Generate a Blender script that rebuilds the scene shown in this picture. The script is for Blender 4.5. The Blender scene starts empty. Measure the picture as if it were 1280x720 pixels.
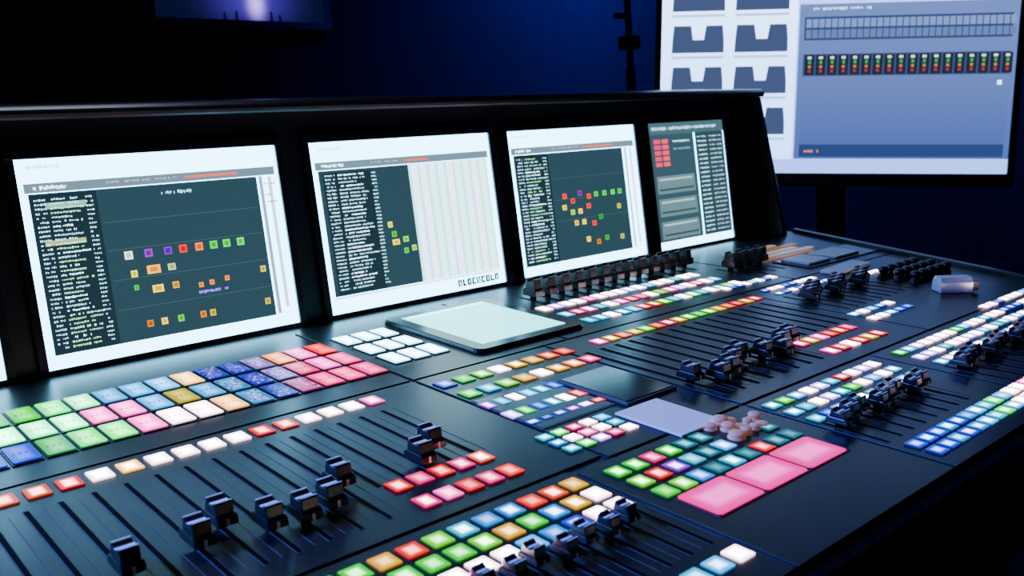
import bpy, math, random
from mathutils import Matrix, Vector
random.seed(7)
H = 0.33
scene = bpy.context.scene
COL = scene.collection

# ------------------------------------------------------------------ frames
TILT = math.radians(5.0)
O = Vector((0, 0, 0.72))
MD = Matrix.Translation(O) @ Matrix.Rotation(TILT, 4, 'X')     # console frame -> world

# ------------------------------------------------------------------ materials
def new_mat(name):
    m = bpy.data.materials.new(name); m.use_nodes = True
    nt = m.node_tree
    return m, nt, nt.nodes['Principled BSDF']

def plastic(name, col, rough=0.45, metal=0.0, bump=0.15, scale=600, var=0.3, spec=0.5, emit=None):
    m, nt, b = new_mat(name)
    b.inputs['Roughness'].default_value = rough
    b.inputs['Metallic'].default_value = metal
    b.inputs['Specular IOR Level'].default_value = spec
    if emit:
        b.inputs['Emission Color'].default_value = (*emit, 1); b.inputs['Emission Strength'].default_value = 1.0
    tc = nt.nodes.new('ShaderNodeTexCoord')
    n = nt.nodes.new('ShaderNodeTexNoise'); n.inputs['Scale'].default_value = scale; n.inputs['Detail'].default_value = 3
    nt.links.new(tc.outputs['Object'], n.inputs['Vector'])
    mix = nt.nodes.new('ShaderNodeMix'); mix.data_type = 'RGBA'
    mix.inputs['A'].default_value = (*[c*(1-var) for c in col], 1)
    mix.inputs['B'].default_value = (*[min(1, c*(1+var)) for c in col], 1)
    nt.links.new(n.outputs['Fac'], mix.inputs['Factor'])
    nt.links.new(mix.outputs['Result'], b.inputs['Base Color'])
    if bump:
        bp = nt.nodes.new('ShaderNodeBump'); bp.inputs['Strength'].default_value = bump; bp.inputs['Distance'].default_value = 0.0005
        nt.links.new(n.outputs['Fac'], bp.inputs['Height']); nt.links.new(bp.outputs['Normal'], b.inputs['Normal'])
    return m

def emissive(name, strength, rough=0.3):
    m, nt, b = new_mat(name)
    a = nt.nodes.new('ShaderNodeAttribute'); a.attribute_name = 'Col'
    b.inputs['Base Color'].default_value = (0.004, 0.004, 0.005, 1)
    b.inputs['Roughness'].default_value = rough
    b.inputs['Specular IOR Level'].default_value = 0.1
    nt.links.new(a.outputs['Color'], b.inputs['Emission Color'])
    b.inputs['Emission Strength'].default_value = strength
    return m

M_BODY = plastic('console_black_paint', (0.006, 0.007, 0.011), 0.30)
M_PANEL = plastic('panel_charcoal', (0.0080, 0.0085, 0.0125), 0.32, spec=.36, bump=.1)
M_GROOVE = plastic('slot_black', (0.0008, 0.0008, 0.001), 0.8, spec=0.05)
M_EDGE = plastic('slot_edge_grey', (0.11, 0.105, 0.11), 0.55, spec=.15)
M_CAP = plastic('cap_black_plastic', (0.010, 0.010, 0.012), 0.28, bump=0.05, spec=.4)
M_CAPEDGE = plastic('cap_ridge_grey', (0.6, 0.6, 0.62), 0.3, bump=0.05)
M_CAPLINE = plastic('cap_marker_white', (0.97, 0.98, 1.0), 0.3, var=.03)
M_BEZEL = plastic('bezel_gloss_black', (0.006, 0.006, 0.009), 0.25, bump=0.0)
M_SILVER = plastic('satin_silver', (0.62, 0.66, 0.75), 0.25, metal=0.3, bump=0.05, var=.05)
M_KEY = emissive('lit_keycap', 1.0)
M_DISP = emissive('display_glow', 1.0, 0.3)
M_WALL = plastic('wall_navy_paint', (0.014, 0.016, 0.09), 0.85, scale=20, bump=0.2)
M_FLOOR = plastic('floor_dark_carpet', (0.01, 0.01, 0.016), 0.9, scale=200, bump=0.4)
M_TABLE = plastic('table_black_laminate', (0.012, 0.012, 0.016), 0.5)
M_PAPER = plastic('paper_grey', (0.96, 0.95, 0.90), 0.6, scale=80, var=0.03)
M_CARD = plastic('card_grey', (0.60, 0.62, 0.66), 0.35, scale=80, var=0.06)
M_BEIGE = plastic('knob_beige_plastic_glow', (0.85, 0.46, 0.30), 0.5, scale=120, var=0.05, emit=(.085, .042, .026))  # beige plastic with a faint added glow that keeps its colour visible
M_GLASSDARK = plastic('dark_glass', (0.004, 0.005, 0.008), 0.15, bump=0.0, spec=.3)

def kc(c, f=1.0):
    l = [x**2.4 for x in c]; mn = min(l); mx = max(max(l), .001)
    wh = mn/mx
    l = [(x-mn)+mn*(.15+.85*wh) if x < .999*mx else x for x in l]
    s = (1.2+7.5*wh)*f
    return tuple(x*s for x in l)
def dc(c): return tuple(6.0*max(x, 0)**1.7 for x in c)

# ------------------------------------------------------------------ mesh builder
class MB:
    def __init__(s): s.v = []; s.f = []; s.c = []; s.m = []; s.mats = []
    def mi(s, mat):
        if mat not in s.mats: s.mats.append(mat)
        return s.mats.index(mat)
    def face(s, pts, mat, col=(0, 0, 0), cols=None):
        i = len(s.v); s.v += [tuple(p) for p in pts]
        s.f.append(tuple(range(i, i+len(pts)))); s.m.append(s.mi(mat))
        s.c.append(cols if cols else [col]*len(pts))
    def box(s, x0, x1, y0, y1, z0, z1, mat, col=(0, 0, 0)):
        s.prism([(x0, y0), (x1, y0), (x1, y1), (x0, y1)], z0, z1, mat, col)
    def prism(s, out, z0, z1, mat, col=(0, 0, 0), shrink=0.0):
        cx = sum(p[0] for p in out)/len(out); cy = sum(p[1] for p in out)/len(out)
        n = len(out); i = len(s.v); k = 1-shrink
        s.v += [(p[0], p[1], z0) for p in out] + [(cx+(p[0]-cx)*k, cy+(p[1]-cy)*k, z1) for p in out]
        q = s.mi(mat)
        for a in range(n):
            b = (a+1) % n
            s.f.append((i+a, i+b, i+n+b, i+n+a)); s.m.append(q); s.c.append([col]*4)
        s.f.append(tuple(i+n+a for a in range(n))); s.m.append(q); s.c.append([col]*n)
        s.f.append(tuple(i+a for a in reversed(range(n)))); s.m.append(q); s.c.append([col]*n)
    def profx(s, prof, x0, x1, mat, col=(0, 0, 0), fx=None):
        n = len(prof); i = len(s.v)
        s.v += [(x0, p[0], p[1]) for p in prof] + [((fx(p[0]) if fx else x1), p[0], p[1]) for p in prof]
        q = s.mi(mat)
        for a in range(n):
            b = (a+1) % n
            s.f.append((i+a, i+n+a, i+n+b, i+b)[::-1]); s.m.append(q); s.c.append([col]*4)
        s.f.append(tuple(i+n+a for a in range(n))); s.m.append(q); s.c.append([col]*n)
        s.f.append(tuple(i+a for a in reversed(range(n)))); s.m.append(q); s.c.append([col]*n)
    def lathe(s, prof, n, mat, cx=0, cy=0, axis='Z'):
        i = len(s.v); q = s.mi(mat); L = len(prof)
        for a in range(n):
            t = 2*math.pi*a/n
            for r, z in prof:
                if axis == 'Z': s.v.append((cx+r*math.cos(t), cy+r*math.sin(t), z))
                else: s.v.append((z, r*math.cos(t), r*math.sin(t)))
        for a in range(n):
            b = (a+1) % n
            for j in range(L-1):
                s.f.append((i+a*L+j, i+b*L+j, i+b*L+j+1, i+a*L+j+1)); s.m.append(q); s.c.append([(0, 0, 0)]*4)
    def key(s, cx, cy, z0, w, d, h, col, mat, f=1.0, flat=False, raw=None):
        k = min(w, d)*0.07
        def ring(f, z):
            g = min(w, d)/2*(1-f)
            a, b, c = w/2-g, d/2-g, k*max(f, .3)
            return [(cx-a+c, cy-b, z), (cx+a-c, cy-b, z), (cx+a, cy-b+c, z), (cx+a, cy+b-c, z),
                    (cx+a-c, cy+b, z), (cx-a+c, cy+b, z), (cx-a, cy+b-c, z), (cx-a, cy-b+c, z)]
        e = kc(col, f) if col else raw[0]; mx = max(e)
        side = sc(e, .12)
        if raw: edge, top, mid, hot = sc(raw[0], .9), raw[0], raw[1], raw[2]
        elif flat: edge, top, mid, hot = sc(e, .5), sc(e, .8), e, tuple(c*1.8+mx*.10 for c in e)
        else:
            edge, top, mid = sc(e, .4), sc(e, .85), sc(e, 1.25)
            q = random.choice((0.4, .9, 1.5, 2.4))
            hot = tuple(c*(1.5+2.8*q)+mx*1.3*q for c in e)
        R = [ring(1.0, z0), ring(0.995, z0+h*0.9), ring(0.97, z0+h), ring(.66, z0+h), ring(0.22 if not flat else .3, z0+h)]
        C = [side, edge, top, mid, hot]
        for j in range(4):
            for a in range(8):
                b = (a+1) % 8
                s.face([R[j][a], R[j][b], R[j+1][b], R[j+1][a]], mat, cols=[C[j], C[j], C[j+1], C[j+1]])
        s.face(R[4], mat, col=hot)
    def build(s, name, parent=None, loc=None, smooth=False, bevel=0.0):
        me = bpy.data.meshes.new(name)
        me.from_pydata(s.v, [], s.f)
        for mt in s.mats: me.materials.append(mt)
        me.polygons.foreach_set('material_index', s.m)
        ca = me.color_attributes.new('Col', 'FLOAT_COLOR', 'CORNER')
        flat = []
        for cc in s.c:
            for c in cc: flat += [c[0], c[1], c[2], 1.0]
        ca.data.foreach_set('color', flat)
        me.update()
        ob = bpy.data.objects.new(name, me); COL.objects.link(ob)
        if parent: ob.parent = parent
        if loc is not None: ob.location = loc
        if smooth:
            for p in me.polygons: p.use_smooth = True
        if bevel:
            b = ob.modifiers.new('bevel', 'BEVEL'); b.width = bevel; b.segments = 2; b.limit_method = 'ANGLE'
        return ob

def sc(c, f): return tuple(x*f for x in c)
def empty(name, matrix=None, parent=None):
    e = bpy.data.objects.new(name, None); COL.objects.link(e); e.empty_display_size = 0.05
    if matrix is not None: e.matrix_world = matrix
    if parent: e.parent = parent
    return e

def tag(ob, label, cat, group=None):
    ob['label'] = label; ob['category'] = cat
    if group: ob['group'] = group

# ------------------------------------------------------------------ room shell
def slab(name, x0, x1, y0, y1, z0, z1, mat):
    m = MB(); m.box(x0, x1, y0, y1, z0, z1, mat); o = m.build(name); o['kind'] = 'structure'; return o
slab('floor', -2, 4, -2, 3, -0.1, 0, M_FLOOR)
slab('ceiling', -2, 4, -2, 3, 2.8, 2.9, M_WALL)
slab('wall_back', -2, 4, 2.8, 2.9, 0, 2.8, M_WALL)
slab('wall_right', 3.8, 3.9, -2, 2.8, 0, 2.8, M_WALL)
slab('wall_left', -2, -1.9, -2, 2.8, 0, 2.8, M_WALL)
slab('wall_front', -1.9, 3.8, -2, -1.9, 0, 2.8, M_WALL)

# ------------------------------------------------------------------ table
tab = empty('table', Matrix.Translation((0.8, 0.85, 0)))
tag(tab, 'black laminate table carrying the lighting console', 'table')
m = MB(); m.box(-1.15, .70, -0.55, 0.65, 0.62, 0.66, M_TABLE); m.build('table_top', tab, bevel=0.004)
for (x, y) in ((-1.08, -0.48), (.62, -0.48), (-1.08, 0.58), (.62, 0.58)):
    m = MB(); m.box(-0.03, 0.03, -0.03, 0.03, 0, 0.62, M_TABLE); m.build('leg', tab, (x, y, 0), bevel=0.003)

# ------------------------------------------------------------------ console root
con = empty('lighting_console', MD.copy())
tag(con, 'large black lighting control console with lit keys, faders and screens', 'control console')
XL = -0.55*H
YF, YB = 0.88*H, 4.05*H
def XR(y):           # slanting far end of the console
    return (5.52-max(0.0, 3.40-y/H)*.32)*H
def wl(y, zw):
    return (zw - O.z - y*math.sin(TILT))/math.cos(TILT)
m = MB()
prof = [(YF+0.012, wl(YF, 0.661)), (YB, wl(YB, 0.661)), (YB, -0.002), (3.40*H, -.002), (YF+0.02, -0.002), (YF+0.004, -0.008), (YF, -0.022), (YF, -0.045)]
m.profx(prof, XL, 0, M_BODY, fx=XR)
m.build('console_body', con)
m = MB()
m.prism([(XR(YF)-.012, YF+.02), (XR(YF)+.003, YF+.02), (XR(3.35*H)+.003, 3.35*H), (XR(3.35*H)-.012, 3.35*H)], -.002, .008, M_BODY)
m.build('side_rim', con, bevel=0.002)

def plate(x0, x1, y0, y1):
    m = MB()
    if x1 == 'end': m.prism([(x0*H, y0*H), (XR(y0*H)-.014, y0*H), (XR(y1*H)-.014, y1*H), (x0*H, y1*H)], -.002, 0, M_PANEL)
    else: m.box(x0*H, x1*H, y0*H, y1*H, -0.002, 0.0, M_PANEL)
    m.build('control_panel', con, bevel=0.0003)
for a in ((-0.5, 1.74, 2.52, 3.36), (-0.5, 1.74, 1.62, 2.505), (-0.5, 1.60, 0.93, 1.605),
          (1.755, 2.50, 2.52, 3.36), (2.515, 4.15, 2.52, 3.36), (4.165, 'end', 2.52, 3.36),
          (1.755, 2.36, 1.60, 2.505), (2.375, 3.66, 1.60, 2.505), (3.675, 'end', 1.60, 2.505),
          (1.615, 2.36, 0.93, 1.585), (2.375, 3.15, 0.93, 1.585), (3.165, 4.2, 0.93, 1.585), (4.215, 'end', 0.93, 1.585)):
    plate(*a)

# ------------------------------------------------------------------ colours (display-like values)
W = (1, .92, .98); PCH = (1, .62, .40); PK = (1, .22, .55); HP = (1, .02, .55); RD = (1, .03, .08); OR = (1, .36, .01)
YL = (1, .76, .03); LM = (.45, 1, .03); GR = (.0, .92, .18); CY = (.02, .82, 1); BL = (.01, .28, 1); PU = (.6, .10, 1)
PGR = (.36, .98, .52); PPK = (1, .52, .82); PBL = (.42, .74, 1); TEAL = (.0, .46, .52); CRM = (1, .86, .62)
DBL = (.03, .12, .65); OLV = (.65, .6, .05); LIL = (.80, .72, 1); SKY = (.01, .6, 1); MINT = (.60, .98, .78)

keys = []
def bank(x0, x1, y0, y1, nc, nr, cols, fw=.78, fd=.74, pw=None, pd=None, h=.005):
    px = (x1-x0)/(nc-1) if nc > 1 else (pw or .08)
    py = (y0-y1)/(nr-1) if nr > 1 else (pd or px)
    for r in range(nr):
        for c in range(nc):
            col = cols(r, c) if callable(cols) else cols[r][c]
            if col is None: continue
            keys.append(((x0+px*c)*H, (y0-py*r)*H, px*fw*H, (pd or py)*fd*H, h*H, col))
def pick(*opts):
    return lambda r, c: random.choice(opts)

bank(.523-.077*4, 1.527, 2.43, 2.43, 18, 1, [[PCH, RD, OR, OR, OR, RD, W, CRM, W, W, W, W, (1, .2, .15), (1, .3, .25), W, W, W, PPK]], pd=.10, fd=.74, fw=.76)
bank(1.218, 1.49, 1.832, 1.712, 5, 2, [[RD, PK, RD, HP, (1, .45, .4)], [PK, PPK, RD, PK, (1, .3, .3)]], fd=.55, fw=.8)
bank(.905-.0718*2, 1.551, 1.535, 1.379, 12, 3, [
    [LM, GR, GR, YL, (1, .2, .08), LM, CY, SKY, SKY, (1, .25, .2), OR, YL],
    [OR, PK, PK, GR, GR, GR, LM, YL, GR, SKY, YL, W],
    [BL, PK, OR, PK, W, W, W, PBL, SKY, BL, W, W]], fw=.80, fd=.78)
bank(.985, 1.56, 1.045, 1.045, 9, 1, [[CY, CY, W, GR, GR, CY, CY, PBL, W]], pd=.075)
bank(1.802, 2.369, 2.40, 2.265, 8, 2, [[BL, GR, LM, W, YL, YL, OR, (1, .2, .1)], [GR, CY, LM, YL, W, YL, PCH, PK]], fd=.52)
bank(1.77, 2.06, 2.135, 2.02, 6, 2, [[PU, CY, W, PBL, CY, BL], [LIL, GR, BL, CY, W, RD]], fd=.54)
bank(1.775, 2.06, 1.93, 1.93, 6, 1, [[BL, DBL, BL, PU, LIL, RD]], fd=.6)
bank(1.715, 1.955, 1.815, 1.705, 5, 3, [[CY, PGR, PK, W, PBL], [SKY, W, PPK, W, CY], [CY, PGR, LIL, PK, W]], fd=.76)
bank(1.69, 2.25, 1.51, 1.35, 9, 3, [
    [GR, GR, HP, GR, TEAL, TEAL, None, None, None],
    [LM, RD, PU, CY, TEAL, PBL, None, None, TEAL],
    [GR, LM, SKY, TEAL, CY, TEAL, RD, TEAL, TEAL]])
bank(2.78, 3.85, 2.94, 2.66, 16, 3, [
    [W, LIL, W, W, PPK, W, W, W, LIL, W, PBL, W, W, CY, W, W],
    [PBL, PK, PPK, CY, W, PPK, RD, PK, W, LM, PPK, LIL, W, PK, W, PBL],
    [CY, PBL, W, CY, PBL, RD, OR, LM, CY, W, PGR, CY, W, CY, LM, W]], fd=.52)
bank(2.563, 3.626, 2.40, 2.40, 16, 1, [[PPK, YL, OR, YL, LM, OR, PK, YL, LM, GR, LM, YL, OR, RD, YL, RD]], pd=.10, fd=.64)
bank(3.10, 3.46, 1.84, 1.71, 6, 2, [[PK, YL, PPK, RD, OR, PK], [PPK, RD, W, RD, YL, RD]], fd=.5)
bank(2.42, 3.05, 1.52, 1.365, 10, 3, [
    [CY, GR, PBL, W, LIL, CY, RD, W, LIL, W],
    [PBL, CY, W, LIL, CY, GR, W, PBL, W, PBL],
    [CY, BL, PBL, GR, W, CY, BL, W, PBL, CY]], fd=.62)
bank(3.26, 4.15, 1.52, 1.365, 14, 3, pick(W, W, PBL, CY, BL, GR, LIL, BL, W, PBL), fd=.6)
STRIP = [BL, BL, BL, SKY, BL, SKY, PBL, CY, PGR, PBL, W, W, PPK, W, LIL]
bank(2.44, 3.36, 1.070, 1.010, 15, 2, lambda r, c: STRIP[(c+r) % 15 if c < 14 else c], fw=.84, fd=.80)
bank(3.68, 3.98, 1.93, 1.84, 5, 2, pick(W, PBL, BL, BL), fd=.5)
bank(3.80, 4.22, 2.46, 2.38, 8, 2, pick(PBL, W, BL, W), fd=.45)
bank(4.22, 4.72, 1.60, 1.44, 8, 3, pick(PBL, W, BL, W), fd=.5)
bank(3.70, 4.10, 2.62, 2.62, 8, 1, pick(W, BL, PBL), pd=.07)
bank(4.48, 4.90, 2.32, 2.32, 7, 1, pick(W, W, PBL), pd=.05)

# keys that show largest are modelled one by one, the far small ones as one field
VX = Vector((1336, -272, 1150)).normalized()
VY0 = Vector((-1040, -243, 1150)).normalized()
VZ = VX.cross(VY0).normalized(); VY = VZ.cross(VX).normalized()
def project(p):
    d = Vector(p)-Vector((0, 0, H))
    c = VX*d.x+VY*d.y+VZ*d.z
    return (640+1150*c.x/c.z, 360+1150*c.y/c.z, c.z) if c.z > 0.01 else (-999, -999, 1)
vis = []
for k in keys:
    u, v, dz = project((k[0], k[1], 0))
    if -60 < u < 1340 and -20 < v < 760:
        vis.append(((k[2]*k[3])/dz**3, k))
vis.sort(key=lambda t: -t[0])
for s_, k in vis[:100]:
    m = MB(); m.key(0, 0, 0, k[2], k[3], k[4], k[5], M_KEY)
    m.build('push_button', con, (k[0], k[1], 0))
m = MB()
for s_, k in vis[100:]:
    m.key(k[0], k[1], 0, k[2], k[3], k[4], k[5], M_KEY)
o = m.build('push_button_field', con); o['kind'] = 'stuff'

# ------------------------------------------------------------------ display keys
def dkey(cx, cy, w, d, col, busy, f=1.0):
    m = MB(); w *= H; d *= H
    m.box(-w/2, w/2, -d/2, d/2, 0, .004*H, M_CAP)
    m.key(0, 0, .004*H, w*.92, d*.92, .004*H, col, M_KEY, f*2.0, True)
    z = .0086*H
    if busy:
        for r in range(7):
            for q in range(6):
                if random.random() < .8:
                    x0 = -w*.42+q*w*.143; y0 = -d*.40+r*d*.117
                    c = random.choice(((.9, .9, 1.2), (.02, .03, .06), (.8, .15, .35), (.1, .2, .7), (.01, .01, .03), (.01, .01, .03)))
                    m.face([(x0, y0, z), (x0+w*.10, y0, z), (x0+w*.10, y0+d*.06, z), (x0, y0+d*.06, z)], M_KEY, c)
    else:
        c = sc(kc(col), .5)
        for q in range(3):
            x0 = -w*.3+q*w*.2
            m.face([(x0, -d*.05, z), (x0+w*.10, -d*.05, z), (x0+w*.10, d*.01, z), (x0, d*.01, z)], M_KEY, c)
    m.build('display_key', con, (cx*H, cy*H, 0))
g1 = [PGR, sc(GR, .85), sc(GR, .9), sc(PGR, .95), sc(MINT, .85), sc(PBL, .75), sc(PBL, .8), sc(PBL, .9), sc(CRM, .8), DBL, DBL, sc(LIL, .45), sc(PCH, .9), sc(PPK, .85), sc(RD, 1)]
g2 = [PBL, MINT, sc(MINT, .9), sc(MINT, .95), sc(PPK, .95), sc(PPK, .95), sc(PBL, .8), sc(OLV, 1), sc(PBL, .7), sc(PBL, .6), DBL, sc(LIL, .45), sc(PK, .85), sc(PPK, .85), sc(PK, 1)]
g3 = [BL, sc(BL, .8), sc(PGR, .6), sc(PGR, .9), sc(PGR, 1), sc(PPK, .95), sc(W, .85), sc(W, .85), sc(CRM, .75), sc(PBL, .6), DBL, sc(PPK, .5), sc(PK, .95), sc(PK, 1), sc(HP, 1)]
for r, g in enumerate((g1, g2, g3)):
    for c in range(15):
        dkey(.473+.0879*c, 3.065-.17*r, .081, .155, g[c], 9 <= c <= 11)
for r in range(3):
    for c in range(3):
        dkey(1.845+.088*c, 3.10-.165*r, .076, .135, (.74, .95, 1), False, 1.2)

for c in range(3):
    m = MB(); w, d = .195*H, .140*H
    m.box(-w/2, w/2, -d/2, d/2, 0, .002*H, M_CAP)
    m.key(0, 0, .002*H, w*.97, d*.96, .003*H, None, M_KEY, flat=True, raw=((1.55, .0, .50), (1.9, .01, .78), (3.0, .26, 1.7)))
    m.build('touch_pad', con, ((1.772+.198*c)*H, 1.243*H, 0))

# ------------------------------------------------------------------ faders
def cap_mesh(s=1.0, tall=1.0):
    m = MB(); w = .050*H*s; L = .085*H*s; h0 = .016*H*tall; hm = .040*H*s*tall; h1 = .068*H*s*tall
    m.box(-w*.12, w*.12, -L*.18, L*.18, 0, h0+.002, M_GROOVE)
    m.profx([(-L*.5, h0), (L*.5, h0), (L*.48, hm*.85), (L*.36, hm), (-L*.36, hm), (-L*.48, hm*.85)], -w/2, w/2, M_CAP)
    m.profx([(-L*.36, hm*.98), (L*.36, hm*.98), (L*.30, h1*.97), (L*.23, h1), (L*.10, h1*.88), (-L*.10, h1*.88), (-L*.23, h1), (-L*.30, h1*.97)], -w*.42, w*.42, M_CAP)
    for sg in (1, -1):
        y0, y1 = sorted((sg*L*.235, sg*L*.29)); z = h1*.99+.0003
        m.face([(-w*.40, y0, z), (w*.40, y0, z), (w*.40, y1, z), (-w*.40, y1, z)], M_CAPEDGE)
    if tall < 1.2:
        z = h1*.88+.0004
        m.face([(-w*.41, -L*.05, z), (w*.41, -L*.05, z), (w*.41, L*.05, z), (-w*.41, L*.05, z)], M_CAPLINE)
        m.face([(-w*.07, -L*.505, h0+.0005), (w*.07, -L*.505, h0+.0005), (w*.07, -L*.487, hm*.82), (-w*.07, -L*.487, hm*.82)], M_CAPLINE)
    return m
capm = {}
def fader(x, y0, y1, cy=None, s=1.0, tall=1.0, g=.0062, line=.0395):
    m = MB(); yc = (y0+y1)/2; L = (y0-y1)/2*H; g = g*H
    m.box(-g-.0006, g+.0006, -L-.0006, L+.0006, 0.0, .0004, M_EDGE)
    m.box(-g, g, -L, L, .0002, .0006, M_GROOVE)
    if line: m.box(line*H-.0003, line*H+.0003, -L*.98, L*.98, 0, .0003, M_EDGE)
    f = m.build('fader', con, (x*H, yc*H, 0))
    if cy is not None:
        key = (s, tall)
        if key not in capm:
            c = cap_mesh(s, tall).build('fader_cap', f, bevel=0.0010); capm[key] = c
        else:
            c = capm[key].copy(); c.parent = f; COL.objects.link(c)
        c.location = (0, (cy-yc)*H, .001)
left_caps = {0: 1.86, 2: 1.87, 3: 1.93, 4: 1.84, 5: 1.82, 6: 1.84, 7: 1.93, 10: 1.905, 11: 1.97}
for i in range(-4, 13):
    x = .551+.0790*i
    fader(x, 2.33, 1.70 if x < 1.16 else 1.865, left_caps.get(i, None), 1.04)
for i in range(9):
    x = .985+.0718*i
    fader(x, 1.335, 1.11, (None, 1.30, 1.285, 1.305, 1.28, 1.30, 1.29, 1.305, None)[i], .78, line=.036)
rc = {0: 1.84, 1: 1.78, 2: 1.80, 3: 1.85, 4: 1.88, 5: 1.83, 6: 1.80, 7: 1.86, 8: 1.88}
for i in range(15):
    x = 2.42+.082*i
    fader(x, 2.33, 1.68 if x < 3.04 else 1.90, rc.get(i, None), 1.02, g=.010, line=.041)
for i in range(8):
    fader(2.40+.075*i, 1.335, 1.13, 1.28+.015*(i % 3), .85, line=.0375)
for i in range(10):
    fader(3.22+.08*i, 1.335, 1.05, 1.28+.015*(i % 3), .85, line=None)
for i in range(9):
    fader(3.76+.075*i, 2.33, 2.0, 2.20+.035*(i % 3), 1.02, line=None)
for i in range(13):
    fader(2.86+.094*i, 3.20, 3.02, 3.10, 1.08, 1.4, line=None)
for i in range(4):
    fader(4.08+.09*i, 2.95, 2.7, 2.86, 1.02, 1.5, line=None)
rk_ = random.Random(11)
def knob(x, y, r, q, mat, seg=16):
    m = MB()
    m.lathe([(r*1.15, 0), (r*1.15, .010*q), (r*.85, .014*q), (r*.85, .026*q), (r, .030*q), (r*1.02, .036*q), (r*.85, .046*q), (r*.4, .050*q), (0, .051*q)], seg, mat)
    m.build('rotary_knob', con, (x*H, y*H, 0), smooth=True)
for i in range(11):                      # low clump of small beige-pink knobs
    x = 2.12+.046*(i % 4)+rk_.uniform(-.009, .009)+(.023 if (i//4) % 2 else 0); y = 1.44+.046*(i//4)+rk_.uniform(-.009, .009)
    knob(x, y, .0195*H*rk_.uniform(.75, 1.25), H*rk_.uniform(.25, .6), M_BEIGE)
for i in range(15):                     # dense block of black knobs on the far wing
    knob(4.50+.085*(i % 5), 2.05+.085*(i//5), .026*H, H*1.2, M_CAP, 12)

# ------------------------------------------------------------------ small touch panels
m = MB()
x0, x1, y0, y1 = 2.11*H, 2.69*H, 2.585*H, 3.26*H
r = .04*H
out = []
for (cx, cy, a0) in ((x1-r, y0+r, -90), (x1-r, y1-r, 0), (x0+r, y1-r, 90), (x0+r, y0+r, 180)):
    for k in range(5):
        a = math.radians(a0+k*22.5); out.append((cx+r*math.cos(a), cy+r*math.sin(a)))
m.prism(out, 0, .018*H, M_BEZEL, shrink=0.015)
tp = m.build('touch_panel', con, bevel=0.001)
m = MB(); z = .020*H; b = .065*H
m.prism([(x0+b, y0+b), (x1-b, y0+b), (x1-b, y1-b), (x0+b, y1-b)], .016*H, z, M_DISP, dc((.26, .72, .74)))
m.face([(x0+b*1.2, y1-b*1.6, z+.0003), (x1-b*1.2, y1-b*1.6, z+.0003), (x1-b*1.2, y1-b*1.15, z+.0003), (x0+b*1.2, y1-b*1.15, z+.0003)], M_DISP, dc((.5, 1.0, 1.05)))
m.build('touch_display', tp)
m = MB(); m.box(2.09*H, 2.335*H, 1.83*H, 2.15*H, 0, .010*H, M_EDGE); m.box(2.097*H, 2.328*H, 1.837*H, 2.143*H, .008*H, .013*H, M_GLASSDARK)
m.build('trackpad', con, bevel=0.0008)
m = MB(); m.box(1.755*H, 2.075*H, 1.865*H, 2.205*H, 0, .0008, M_EDGE); m.box(1.762*H, 2.068*H, 1.872*H, 2.198*H, .0004, .0012, M_BEZEL)
m.build('key_surround', con)

for i in range(5):
    c = [(.7, .75, .9), (.85, .30, .06), (.8, .82, .95), (.8, .8, .85), (.75, .26, .06)][i]
    m = MB(); yy = 3.14-.062*i; xx = 4.42+.02*(i % 3)
    m.box(xx*H, (xx+.50+.12*(i % 2))*H, (yy-.018)*H, (yy+.018)*H, 0, .006*H, M_DISP, sc(c, .45))  # label colours given an added glow to brighten them
    m.build('glowing_label_strip', con)
m = MB(); m.box(4.44*H, 5.24*H, 2.60*H, 2.84*H, 0, .008*H, M_BEZEL); m.build('tray', con, bevel=.001)
for (x_, y_, w_, d_) in ((4.48, 2.63, .22, .18), (4.76, 2.63, .26, .18)):
    m = MB(); m.box(x_*H, (x_+w_)*H, y_*H, (y_+d_)*H, .008*H, .022*H, M_CARD); m.build('blank_plate', con, bevel=.0012)

# ------------------------------------------------------------------ screen housing
def sy(z): return 3.47+.175*z
HX0, HX1 = -.5*H, 5.34*H
m = MB()
pr = [(sy(0)*H+.006, -.002), (4.0*H, -.002), (4.05*H, .90*H), (sy(.90)*H+.006, .90*H)]
m.profx(pr, HX0, HX1-.03*H, M_BODY)
m.build('screen_housing', con, bevel=0.002)
m = MB()
pr = [((sy(.9)-.09)*H, .895*H), (4.07*H, .895*H), (4.07*H, .945*H), ((sy(.9)-.07)*H, .945*H), ((sy(.9)-.095)*H, .925*H)]
m.profx(pr, HX0-.02, HX1+.01*H, M_BODY)
m.build('hood', con, bevel=0.003)
m = MB()
pr = [(3.30*H, -.002), (4.06*H, -.002), (4.06*H, .895*H), ((sy(.9)-.07)*H, .895*H)]
m.profx(pr, HX1-.05*H, HX1, M_BODY)
m.build('end_cheek', con, bevel=0.003)

SL = Vector((0, .175, 1)).normalized()
def disp_matrix(x0, w, hgt):
    zx = Vector((1, 0, 0)); up = SL; n = zx.cross(up)
    return Matrix((( zx.x, up.x, n.x, x0*H), (zx.y, up.y, n.y, sy(.012)*H), (zx.z, up.z, n.z, .012*H), (0, 0, 0, 1)))

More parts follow.
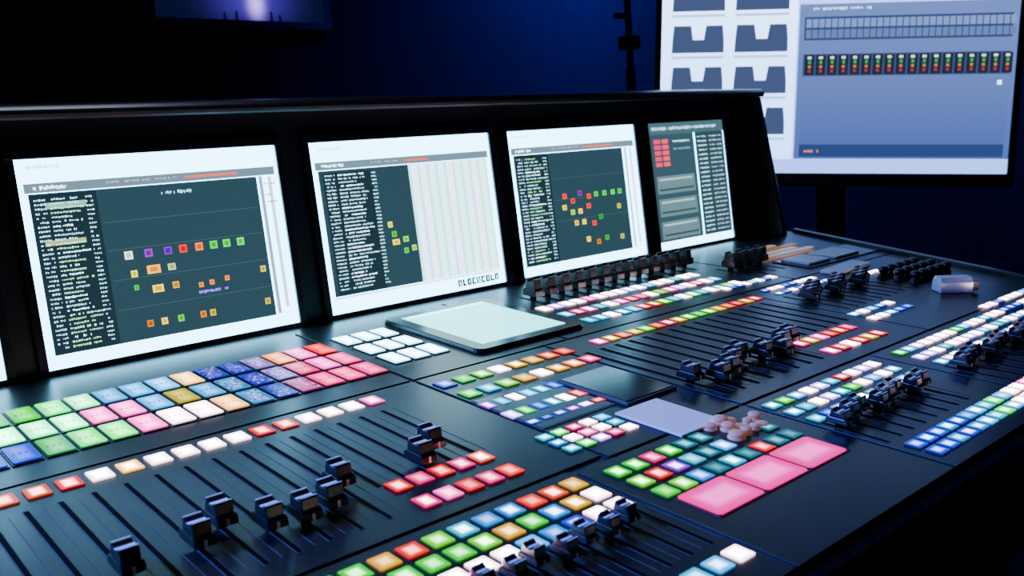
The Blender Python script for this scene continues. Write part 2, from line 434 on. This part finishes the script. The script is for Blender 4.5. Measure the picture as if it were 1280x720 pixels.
class UI:
    """flat display drawn as coloured patches, coordinates 0..1, v from top"""
    def __init__(s, w, h, bg): s.w = w; s.h = h; s.m = MB(); s.z = 0; s.r(0, 0, 1, 1, bg, 0)
    def r(s, u0, v0, u1, v1, c, lay=1, c2=None):
        z = lay*.00018; a = dc(c); b = dc(c2) if c2 else a
        s.m.face([(u0*s.w, (1-v1)*s.h, z), (u1*s.w, (1-v1)*s.h, z), (u1*s.w, (1-v0)*s.h, z), (u0*s.w, (1-v0)*s.h, z)], M_DISP, cols=[b, b, a, a])
    def text(s, u0, u1, v, hgt, c, lay=3, dens=.85):
        u = u0
        while u < u1:
            L = random.uniform(.002, .008)
            if random.random() < dens: s.r(u, v+hgt*random.uniform(0, .3), min(u+L, u1), v+hgt*random.uniform(.65, 1), c, lay)
            u += L+.003
    def out(s, name, parent, mat):
        o = s.m.build(name, parent); o.matrix_local = mat; return o

WHT = (.66, 1.18, 1.50); SLT = (.046, .082, .098); DK = (.030, .056, .068); LT = (.44, .62, .70)
def screen(x0, x1, fn, hgt=.757):
    M = disp_matrix(x0, (x1-x0), hgt); w = (x1-x0)*H; h = hgt*H
    b = MB(); e = .03*H
    z0, z1 = -.004, .003
    b.box(-e, w+e, -e*.6, 0, z0, z1, M_BEZEL); b.box(-e, w+e, h, h+e, z0, z1, M_BEZEL)
    b.box(-e, 0, 0, h, z0, z1, M_BEZEL); b.box(w, w+e, 0, h, z0, z1, M_BEZEL)
    b.box(-e, w+e, -e*.6, h+e, z0-.001, z0, M_BEZEL)
    s = b.build('screen', con, bevel=0.0006); s.matrix_local = M
    ui = UI(w, h, WHT); fn(ui)
    ui.out('screen_display', s, Matrix.Translation((0, 0, -.001)))

def listing(ui, u0, u1, v0, v1, n, tint=None):
    for i in range(n):
        v = v0+(v1-v0)*i/n
        ui.text(u0, u0+(u1-u0)*.18, v, (v1-v0)/n*.5, LT)
        ui.text(u0+(u1-u0)*.24, u0+(u1-u0)*random.uniform(.55, .85), v, (v1-v0)/n*.52, random.choice(((.7, .9, 1), LT, LT)) if not tint or random.random() < .6 else tint, dens=.9)
        ui.text(u1-.035, u1-.01, v, (v1-v0)/n*.5, LT)
def sq(ui, u, v, c, a=.028, b=.04):
    a *= .85; b *= .85; m_ = min(c)*.7; c = tuple(x-m_ for x in c) if max(c)-min(c) > .3 else c
    ui.r(u-a/2, v-b/2, u+a/2, v+b/2, sc(c, .82), 4); ui.r(u-a*.28, v-b*.28, u+a*.28, v+b*.28, sc(c, .5), 5)
def header(ui, red0, red1, dv=.115):
    ui.text(.04, .16, .03, .02, (.45, .62, .68))
    ui.r(.02, dv, .985, dv+.045, (.15, .20, .23), 1); ui.text(.05, .16, dv+.012, .022, (.8, 1, 1)); ui.text(.3, red0-.03, dv+.014, .012, (.3, .36, .4))
    ui.r(red0, dv+.017, red1, dv+.028, (.55, .14, .08), 3)
def s_left(ui):
    header(ui, .60, .82)
    ui.r(.03, .165, .90, .935, SLT, 2)
    ui.r(.03, .165, .26, .935, DK, 2.5)
    for v in (.33, .47, .62, .77): ui.r(.27, v, .89, v+.003, (.08, .12, .13), 3)
    listing(ui, .045, .255, .19, .92, 34, (.4, .6, .4))
    ui.r(.08, .21, .22, .24, (.20, .36, .28), 2.8); ui.r(.06, .39, .2, .415, (.28, .34, .18), 2.8)
    ui.r(.91, .165, .925, .93, (.25, .3, .34), 2); ui.r(.95, .17, .965, .90, (.45, .52, .56), 2)
    for v in (.2, .26, .3): ui.text(.93, .98, v, .015, (.2, .25, .3))
    for u, c in zip((.34, .415, .49, .55, .615, .675, .73, .79), ((.7, .75, .7), (.35, .05, .5), (.25, .06, .5), (.7, .03, .04), (.8, .25, .02), (.03, .6, .12), (.04, .65, .1), (.05, .7, .15))): sq(ui, u, .505, c, .036, .048)
    sq(ui, .35, .60, (.75, .75, .1)); sq(ui, .425, .59, (.85, .5, .05), .06, .05); sq(ui, .495, .59, (.45, .55, .3), .035)
    sq(ui, .35, .67, (.1, .6, .1), .02, .03)
    sq(ui, .43, .69, (.8, .65, .05), .05, .045); sq(ui, .50, .685, (.7, .45, .1), .03)
    for u, v in ((.60, .705), (.645, .70), (.71, .69)): sq(ui, u, v, (.8, .35, .05), .022, .03)
    ui.text(.58, .71, .735, .018, (.3, .15, .8))
    sq(ui, .87, .67, (.75, .75, .35)); sq(ui, .87, .85, (.75, .65, .3))
    for u, c in ((.38, (.6, .3, .1)), (.435, (.85, .65, .05)), (.5, (.15, .65, .1)), (.59, (.6, .3, .05)), (.63, (.6, .5, .1))): sq(ui, u, .86, c)
    ui.text(.5, .62, .2, .02, LT)
def s_stripe(ui):
    header(ui, .48, .62)
    ui.r(.03, .165, .50, .90, SLT, 2)
    ui.r(.05, .18, .30, .90, DK, 2.5)
    listing(ui, .06, .33, .19, .88, 32)
    ui.r(.50, .165, .97, .90, (.42, .62, .70), 2)
    random.seed(3)
    for i in range(9):
        u = .515+i*.051
        tint = ((.60, .80, .92), (.72, .78, .84), (.52, .86, .78))[i % 3]
        ui.r(u, .17, u+.036, .90, tint, 3)
        for j in range(26): ui.text(u+.004, u+.034, .19+j*.027, .008, (.44, .64, .70), 4, .5)
    sq(ui, .36, .52, (.8, .75, .1)); sq(ui, .375, .58, (.2, .6, .15), .03); sq(ui, .38, .63, (.85, .65, .05), .045); sq(ui, .435, .62, (.3, .75, .15), .035)
    sq(ui, .43, .69, (.1, .6, .2)); sq(ui, .475, .68, (.6, .75, .2), .03)
    ui.r(.03, .905, .97, .915, (.5, .62, .68), 2)
    # dark maker's lettering, unreadable in the photograph: bold strokes only
    u = .70; dk = (.01, .015, .03)
    for k in range(9):
        L = .024
        ui.r(u, .932, u+.011, .976, dk, 3)
        if k % 3 != 1: ui.r(u, .932, u+L, .943, dk, 3)
        if k % 2 == 0: ui.r(u+L-.009, .932, u+L, .976, dk, 3)
        if k % 4 != 0: ui.r(u, .964, u+L, .976, dk, 3)
        u += .029
def s_mid(ui):
    header(ui, .55, .80)
    ui.r(.03, .165, .88, .935, SLT, 2); ui.r(.04, .17, .28, .93, DK, 2.5)
    listing(ui, .05, .275, .19, .92, 32, (.25, .6, .3))
    for v in (.35, .5, .65): ui.r(.3, v, .87, v+.003, (.08, .12, .13), 3)
    ui.r(.90, .165, .915, .93, (.3, .36, .4), 2); ui.r(.945, .17, .96, .90, (.5, .58, .62), 2)
    for u, v, c in ((.37, .48, (.8, .02, .03)), (.43, .52, (.7, .03, .03)), (.49, .47, (.3, .02, .4)), (.56, .50, (.8, .03, .03)), (.62, .49, (.05, .6, .1)), (.69, .49, (.05, .65, .1)), (.76, .49, (.05, .7, .15)), (.82, .49, (.2, .7, .2)),
                    (.36, .56, (.8, .65, .05)), (.42, .60, (.4, .7, .05)), (.48, .60, (.9, .7, .1)), (.55, .57, (.8, .05, .03)), (.44, .68, (.8, .55, .05)), (.50, .68, (.9, .75, .1)), (.58, .70, (.8, .04, .04)), (.64, .66, (.05, .4, .1)),
                    (.52, .81, (.9, .75, .1)), (.60, .84, (.6, .25, .05)), (.67, .82, (.1, .5, .1)), (.80, .60, (.7, .6, .2)), (.80, .83, (.7, .7, .3))):
        sq(ui, u, v, c, .036, .042)
def s_end(ui):
    ui.r(0, .0, 1, .09, (.08, .13, .15), 1); ui.text(.05, .9, .03, .03, LT)
    ui.r(.0, .09, .58, .94, (.06, .10, .12), 1); ui.r(.6, .09, .99, .94, (.05, .085, .10), 1)
    for j in range(5):
        for i in range(2): ui.r(.06+.10*i, .13+.045*j, .14+.10*i, .162+.045*j, (.5, .04+.05*i, .14), 3)
    ui.text(.30, .52, .14, .02, LT); ui.text(.30, .52, .2, .02, (.2, .28, .3))
    for v in (.42, .60, .78): ui.r(.05, v, .54, v+.14, (.13, .185, .20), 2); ui.r(.08, v+.02, .51, v+.035, (.28, .36, .38), 3); ui.r(.07, v+.10, .52, v+.115, (.06, .09, .10), 3)
    for j in range(22):
        v = .12+.037*j
        ui.text(.63, .75, v, .015, LT); ui.text(.79, .96, v, .015, (.35, .45, .5))
screen(-.30, .700, s_left)
screen(.838, 1.841, s_left)
screen(2.0, 3.015, s_stripe)
screen(3.14, 4.12, s_mid)
screen(4.245, 4.98, s_end)

# ------------------------------------------------------------------ big monitor on floor stand
a = Vector((.62, -.785, 0)).normalized(); up = Vector((0, 0, 1)); n = a.cross(up)
camz = (MD @ Vector((0, 0, H)))
mw, mh = .865, .525
C = camz + Vector((2.223, 1.248, .135)) - a*.015
MM = Matrix(((a.x, up.x, n.x, C.x), (a.y, up.y, n.y, C.y), (a.z, up.z, n.z, C.z), (0, 0, 0, 1))) @ Matrix.Rotation(math.radians(-3.9), 4, 'Z')
MP = Matrix.Translation((C.x-n.x*.06, C.y-n.y*.06, 0))
mon = empty('monitor', MP)
tag(mon, 'large wide black monitor on a floor stand showing control software', 'monitor')
MI = MP.inverted()
bm_ = MB(); e = .016
bm_.box(-mw/2-e, mw/2+e, -mh/2-.034, -mh/2, -.03, .006, M_BEZEL); bm_.box(-mw/2-e, mw/2+e, mh/2, mh/2+e, -.03, .006, M_BEZEL)
bm_.box(-mw/2-e, -mw/2, -mh/2, mh/2, -.03, .006, M_BEZEL); bm_.box(mw/2, mw/2+e, -mh/2, mh/2, -.03, .006, M_BEZEL)
bm_.box(-mw/2-e, mw/2+e, -mh/2-.034, mh/2+e, -.045, -.03, M_BEZEL)
bz = bm_.build('bezel', mon, bevel=0.002); bz.matrix_local = MI @ MM
WP = (.50, .70, 1.02); SB2 = (.05, .075, .16); TL_ = (.075, .095, .155)
ui = UI(mw, mh, (.3, .42, .7))
LP = .40
ui.r(0, 0, LP-.005, .93, (.60, .76, 1.0), 1, (.42, .60, .96))
for j in range(4):
    for i in range(2):
        u0 = .03+i*.185; vv = .13+j*.20-.06
        z2 = 2*.00018
        # tile with a notch cut from the top, drawn as three pieces
        def poly(p): ui.m.face([((u0+x*.9)*mw, (1-(vv+y*.85))*mh, z2) for x, y in p], M_DISP, dc(TL_))
        poly([(.0, .165), (.172, .165), (.171, .09), (.002, .09)]); poly([(.002, .09), (.070, .09), (.063, .01), (.006, .01)]); poly([(.105, .09), (.171, .09), (.166, .01), (.112, .01)])
        ui.r(u0, vv+.155, u0+.155, vv+.168, (.3, .4, .62), 2)
ui.r(LP, 0, 1, .93, (.15, .19, .32), 1, (.09, .13, .27))
ui.r(LP, 0, 1, .19, (.52, .68, .98), 2, (.30, .42, .72))
ui.text(LP+.03, .6, .205, .014, LT)
ui.r(LP+.015, .25, .985, .36, (.06, .08, .15), 2)
for i in range(32):
    u = LP+.02+i*.0180
    ui.r(u, .26, u+.0150, .30, (.16, .21, .34), 3); ui.r(u, .31, u+.0150, .35, (.12, .16, .27), 3)
ui.r(LP+.015, .425, .985, .53, (.07, .09, .16), 2)
for i in range(18):
    u = LP+.02+i*.0320
    ui.r(u, .43, u+.027, .525, (.035, .045, .07), 3)
    ui.r(u+.008, .437, u+.019, .449, (.4, .45, .38), 4); ui.r(u+.010, .456, u+.018, .472, (.06, .24, .10), 4)
    ui.r(u+.010, .479, u+.018, .492, (.30, .18, .07), 4); ui.r(u+.010, .499, u+.018, .513, (.26, .05, .06), 4)
ui.r(LP+.015, .545, .985, .86, (.12, .16, .28), 2, (.085, .125, .26))
ui.r(.955, .56, .967, .58, WP, 3)
ui.r(LP+.015, .86, .985, .92, SB2, 3); ui.text(LP+.03, .47, .885, .015, (.5, .22, .15), 4)
ui.r(0, .935, 1, 1, (.26, .38, .66), 2)
DM = MM @ Matrix.Translation((-mw/2, -mh/2, 0))
ds = ui.out('monitor_display', mon, MI @ DM)
rz = math.atan2(a.y, a.x)
m = MB(); m.box(-.035, .035, -.02, .02, .02, C.z+.1, M_BODY); m.build('stand_column', mon, (-n.x*.01, -n.y*.01, 0), bevel=0.004).rotation_euler = (0, 0, rz)
m = MB(); m.box(-.30, .30, -.25, .25, 0, .02, M_BODY); m.build('stand_base', mon, bevel=0.004).rotation_euler = (0, 0, rz)

# ------------------------------------------------------------------ wall television
tv = empty('television', Matrix.Translation((1.385, 2.8, 1.48)))
tag(tv, 'framed wall television showing a blue and purple lit stage', 'television')
m = MB(); w, h = .62, .36
m.box(-w/2, w/2, -.014, 0, 0, h, M_BEZEL); m.build('tv_frame', tv, bevel=0.003)
M_EDGE2 = plastic('frame_edge_blue_grey', (.22, .34, .46), .4)
m = MB(); e = .022
for (x0, x1, z0, z1) in ((-w/2, w/2, 0, e), (-w/2, w/2, h-e, h), (-w/2, -w/2+e, e, h-e), (w/2-e, w/2, e, h-e)): m.box(x0, x1, -.020, -.014, z0, z1, M_EDGE2)
m.build('frame_trim', tv)
m = MB()
def stage(x, z):
    g = math.exp(-((x-.04)**2/.0006+(z-.075)**2/.0016)); g2 = math.exp(-((x-.03)**2/.014+(z-.08)**2/.004))
    return (.003+1.0*g+.07*g2, .006+.7*g+.03*g2, .03+2.2*g+.50*g2)
nx, nz = 70, 30
xs = [-w/2+e+(w-2*e)*i/nx for i in range(nx+1)]; zs = [e+(h-2*e)*j/nz for j in range(nz+1)]
for i in range(nx):
    for j in range(nz):
        q = [(xs[i], zs[j]), (xs[i+1], zs[j]), (xs[i+1], zs[j+1]), (xs[i], zs[j+1])]
        m.face([(p[0], -.016, p[1]) for p in q], M_DISP, cols=[stage(*p) for p in q])
for cx, hh in ((-.07, .022), (-.03, .028), (.09, .030), (.12, .02)):
    m.face([(cx-.006, -.0165, e), (cx+.006, -.0165, e), (cx+.004, -.0165, e+hh*.75), (cx-.004, -.0165, e+hh*.75)], M_DISP, (.004, .003, .04))
    m.face([(cx+.005*math.cos(t*math.pi/4), -.0165, e+hh*.85+.005*math.sin(t*math.pi/4)) for t in range(8)], M_DISP, (.004, .003, .04))
m.build('tv_display', tv)

# ------------------------------------------------------------------ light stand against the wall
st = empty('light_stand', Matrix.Translation((2.66, 2.30, 0)))
tag(st, 'black tripod light stand with a clamp and short arm', 'light stand')
m = MB(); m.lathe([(.0, .05), (.018, .05), (.018, 1.3), (.013, 1.3), (.013, 2.3), (0, 2.3)], 12, M_BODY); m.build('pole', st)
for k in range(3):
    m = MB(); m.profx([(0, .55), (.0, .53), (.45, 0), (.47, 0.0), (.02, .55)], -.01, .01, M_BODY); o = m.build('leg', st); o.rotation_euler = (0, 0, k*2.094+.5)
m = MB(); m.box(-.03, .03, -.03, .03, 1.37, 1.42, M_BODY); m.build('clamp', st, bevel=.004)
m = MB(); m.box(-.07, -.012, -.012, .012, 1.48, 1.50, M_BODY); m.build('clamp_arm', st, bevel=.004)

# ------------------------------------------------------------------ loose things on the console
def on_desk(x, y, z=0.0, rz=0): return MD @ Matrix.Translation((x*H, y*H, z)) @ Matrix.Rotation(rz, 4, 'Z')
m = MB(); m.box(-.098*H, .098*H, -.13*H, .13*H, 0, .008*H, M_PAPER)
o = m.build('notepad', bevel=.0008); o.matrix_world = on_desk(2.10, 1.675, 0.0003)
tag(o, 'pale grey notepad lying beside the dark trackpad', 'notepad')

ad = empty('power_adapter', on_desk(4.44, 1.83, .0006, math.radians(-38)))
tag(ad, 'small pale silver box-shaped adapter lying on the console', 'power adapter')
m = MB(); m.profx([(-.014, 0), (.014, 0), (.014, .014), (.008, .024), (-.010, .024), (-.014, .016)][::-1], -.03, .022, M_SILVER); m.build('adapter_body', ad, bevel=.0006)
m = MB(); m.box(.022, .034, -.010, .010, .002, .018, M_CAP); m.build('adapter_plug', ad, bevel=.001)
m = MB(); m.box(-.19*H, .19*H, -.055*H, .055*H, 0, .018*H, M_CARD); o = m.build('card_box', bevel=.001)
o.matrix_world = on_desk(4.56, 2.46, .0006, math.radians(5)); tag(o, 'flat grey card box lying across the panel', 'box')

# ------------------------------------------------------------------ lights
def area(name, loc, target, size, energy, col, spread=None):
    l = bpy.data.lights.new(name, 'AREA'); l.energy = energy; l.color = col; l.size = size
    if spread: l.spread = spread
    o = bpy.data.objects.new(name, l); COL.objects.link(o); o.location = loc
    o.rotation_euler = (Vector(target)-Vector(loc)).to_track_quat('-Z', 'Y').to_euler(); return o
area('overhead_fill', (.7, 1.4, 2.6), (.7, .7, .7), .5, 2.0, (.72, .78, 1), math.radians(75))  # unseen soft fill added over the desk, not a fitting
area('blue_wash_lamp', (-1.4, 1.6, 2.0), (.2, .6, .7), .6, 16, (.08, .16, 1), math.radians(45))
area('wall_wash_lamp', (2.95, 2.25, 2.75), (2.95, 2.8, 1.7), .2, 13, (.035, .045, 1), math.radians(100))
area('side_wash_lamp', (3.2, 1.2, 2.7), (3.8, .8, .9), .3, 9, (.02, .10, 1), math.radians(110))
w = bpy.data.worlds.new('world'); scene.world = w; w.use_nodes = True
w.node_tree.nodes['Background'].inputs[0].default_value = (.02, .04, .15, 1); w.node_tree.nodes['Background'].inputs[1].default_value = .05

# ------------------------------------------------------------------ camera
cam = bpy.data.cameras.new('camera'); cam.sensor_width = 36; cam.lens = 1150/1280*36; cam.clip_start = .01
cam.dof.use_dof = True; cam.dof.focus_distance = 1.05; cam.dof.aperture_fstop = 9.0
co = bpy.data.objects.new('camera', cam); COL.objects.link(co)
right = Vector((VX.x, VY.x, VZ.x)); down = Vector((VX.y, VY.y, VZ.y)); fwd = Vector((VX.z, VY.z, VZ.z))
R = Matrix(((right.x, -down.x, -fwd.x, 0), (right.y, -down.y, -fwd.y, 0), (right.z, -down.z, -fwd.z, H), (0, 0, 0, 1)))
co.matrix_world = MD @ R
scene.camera = co
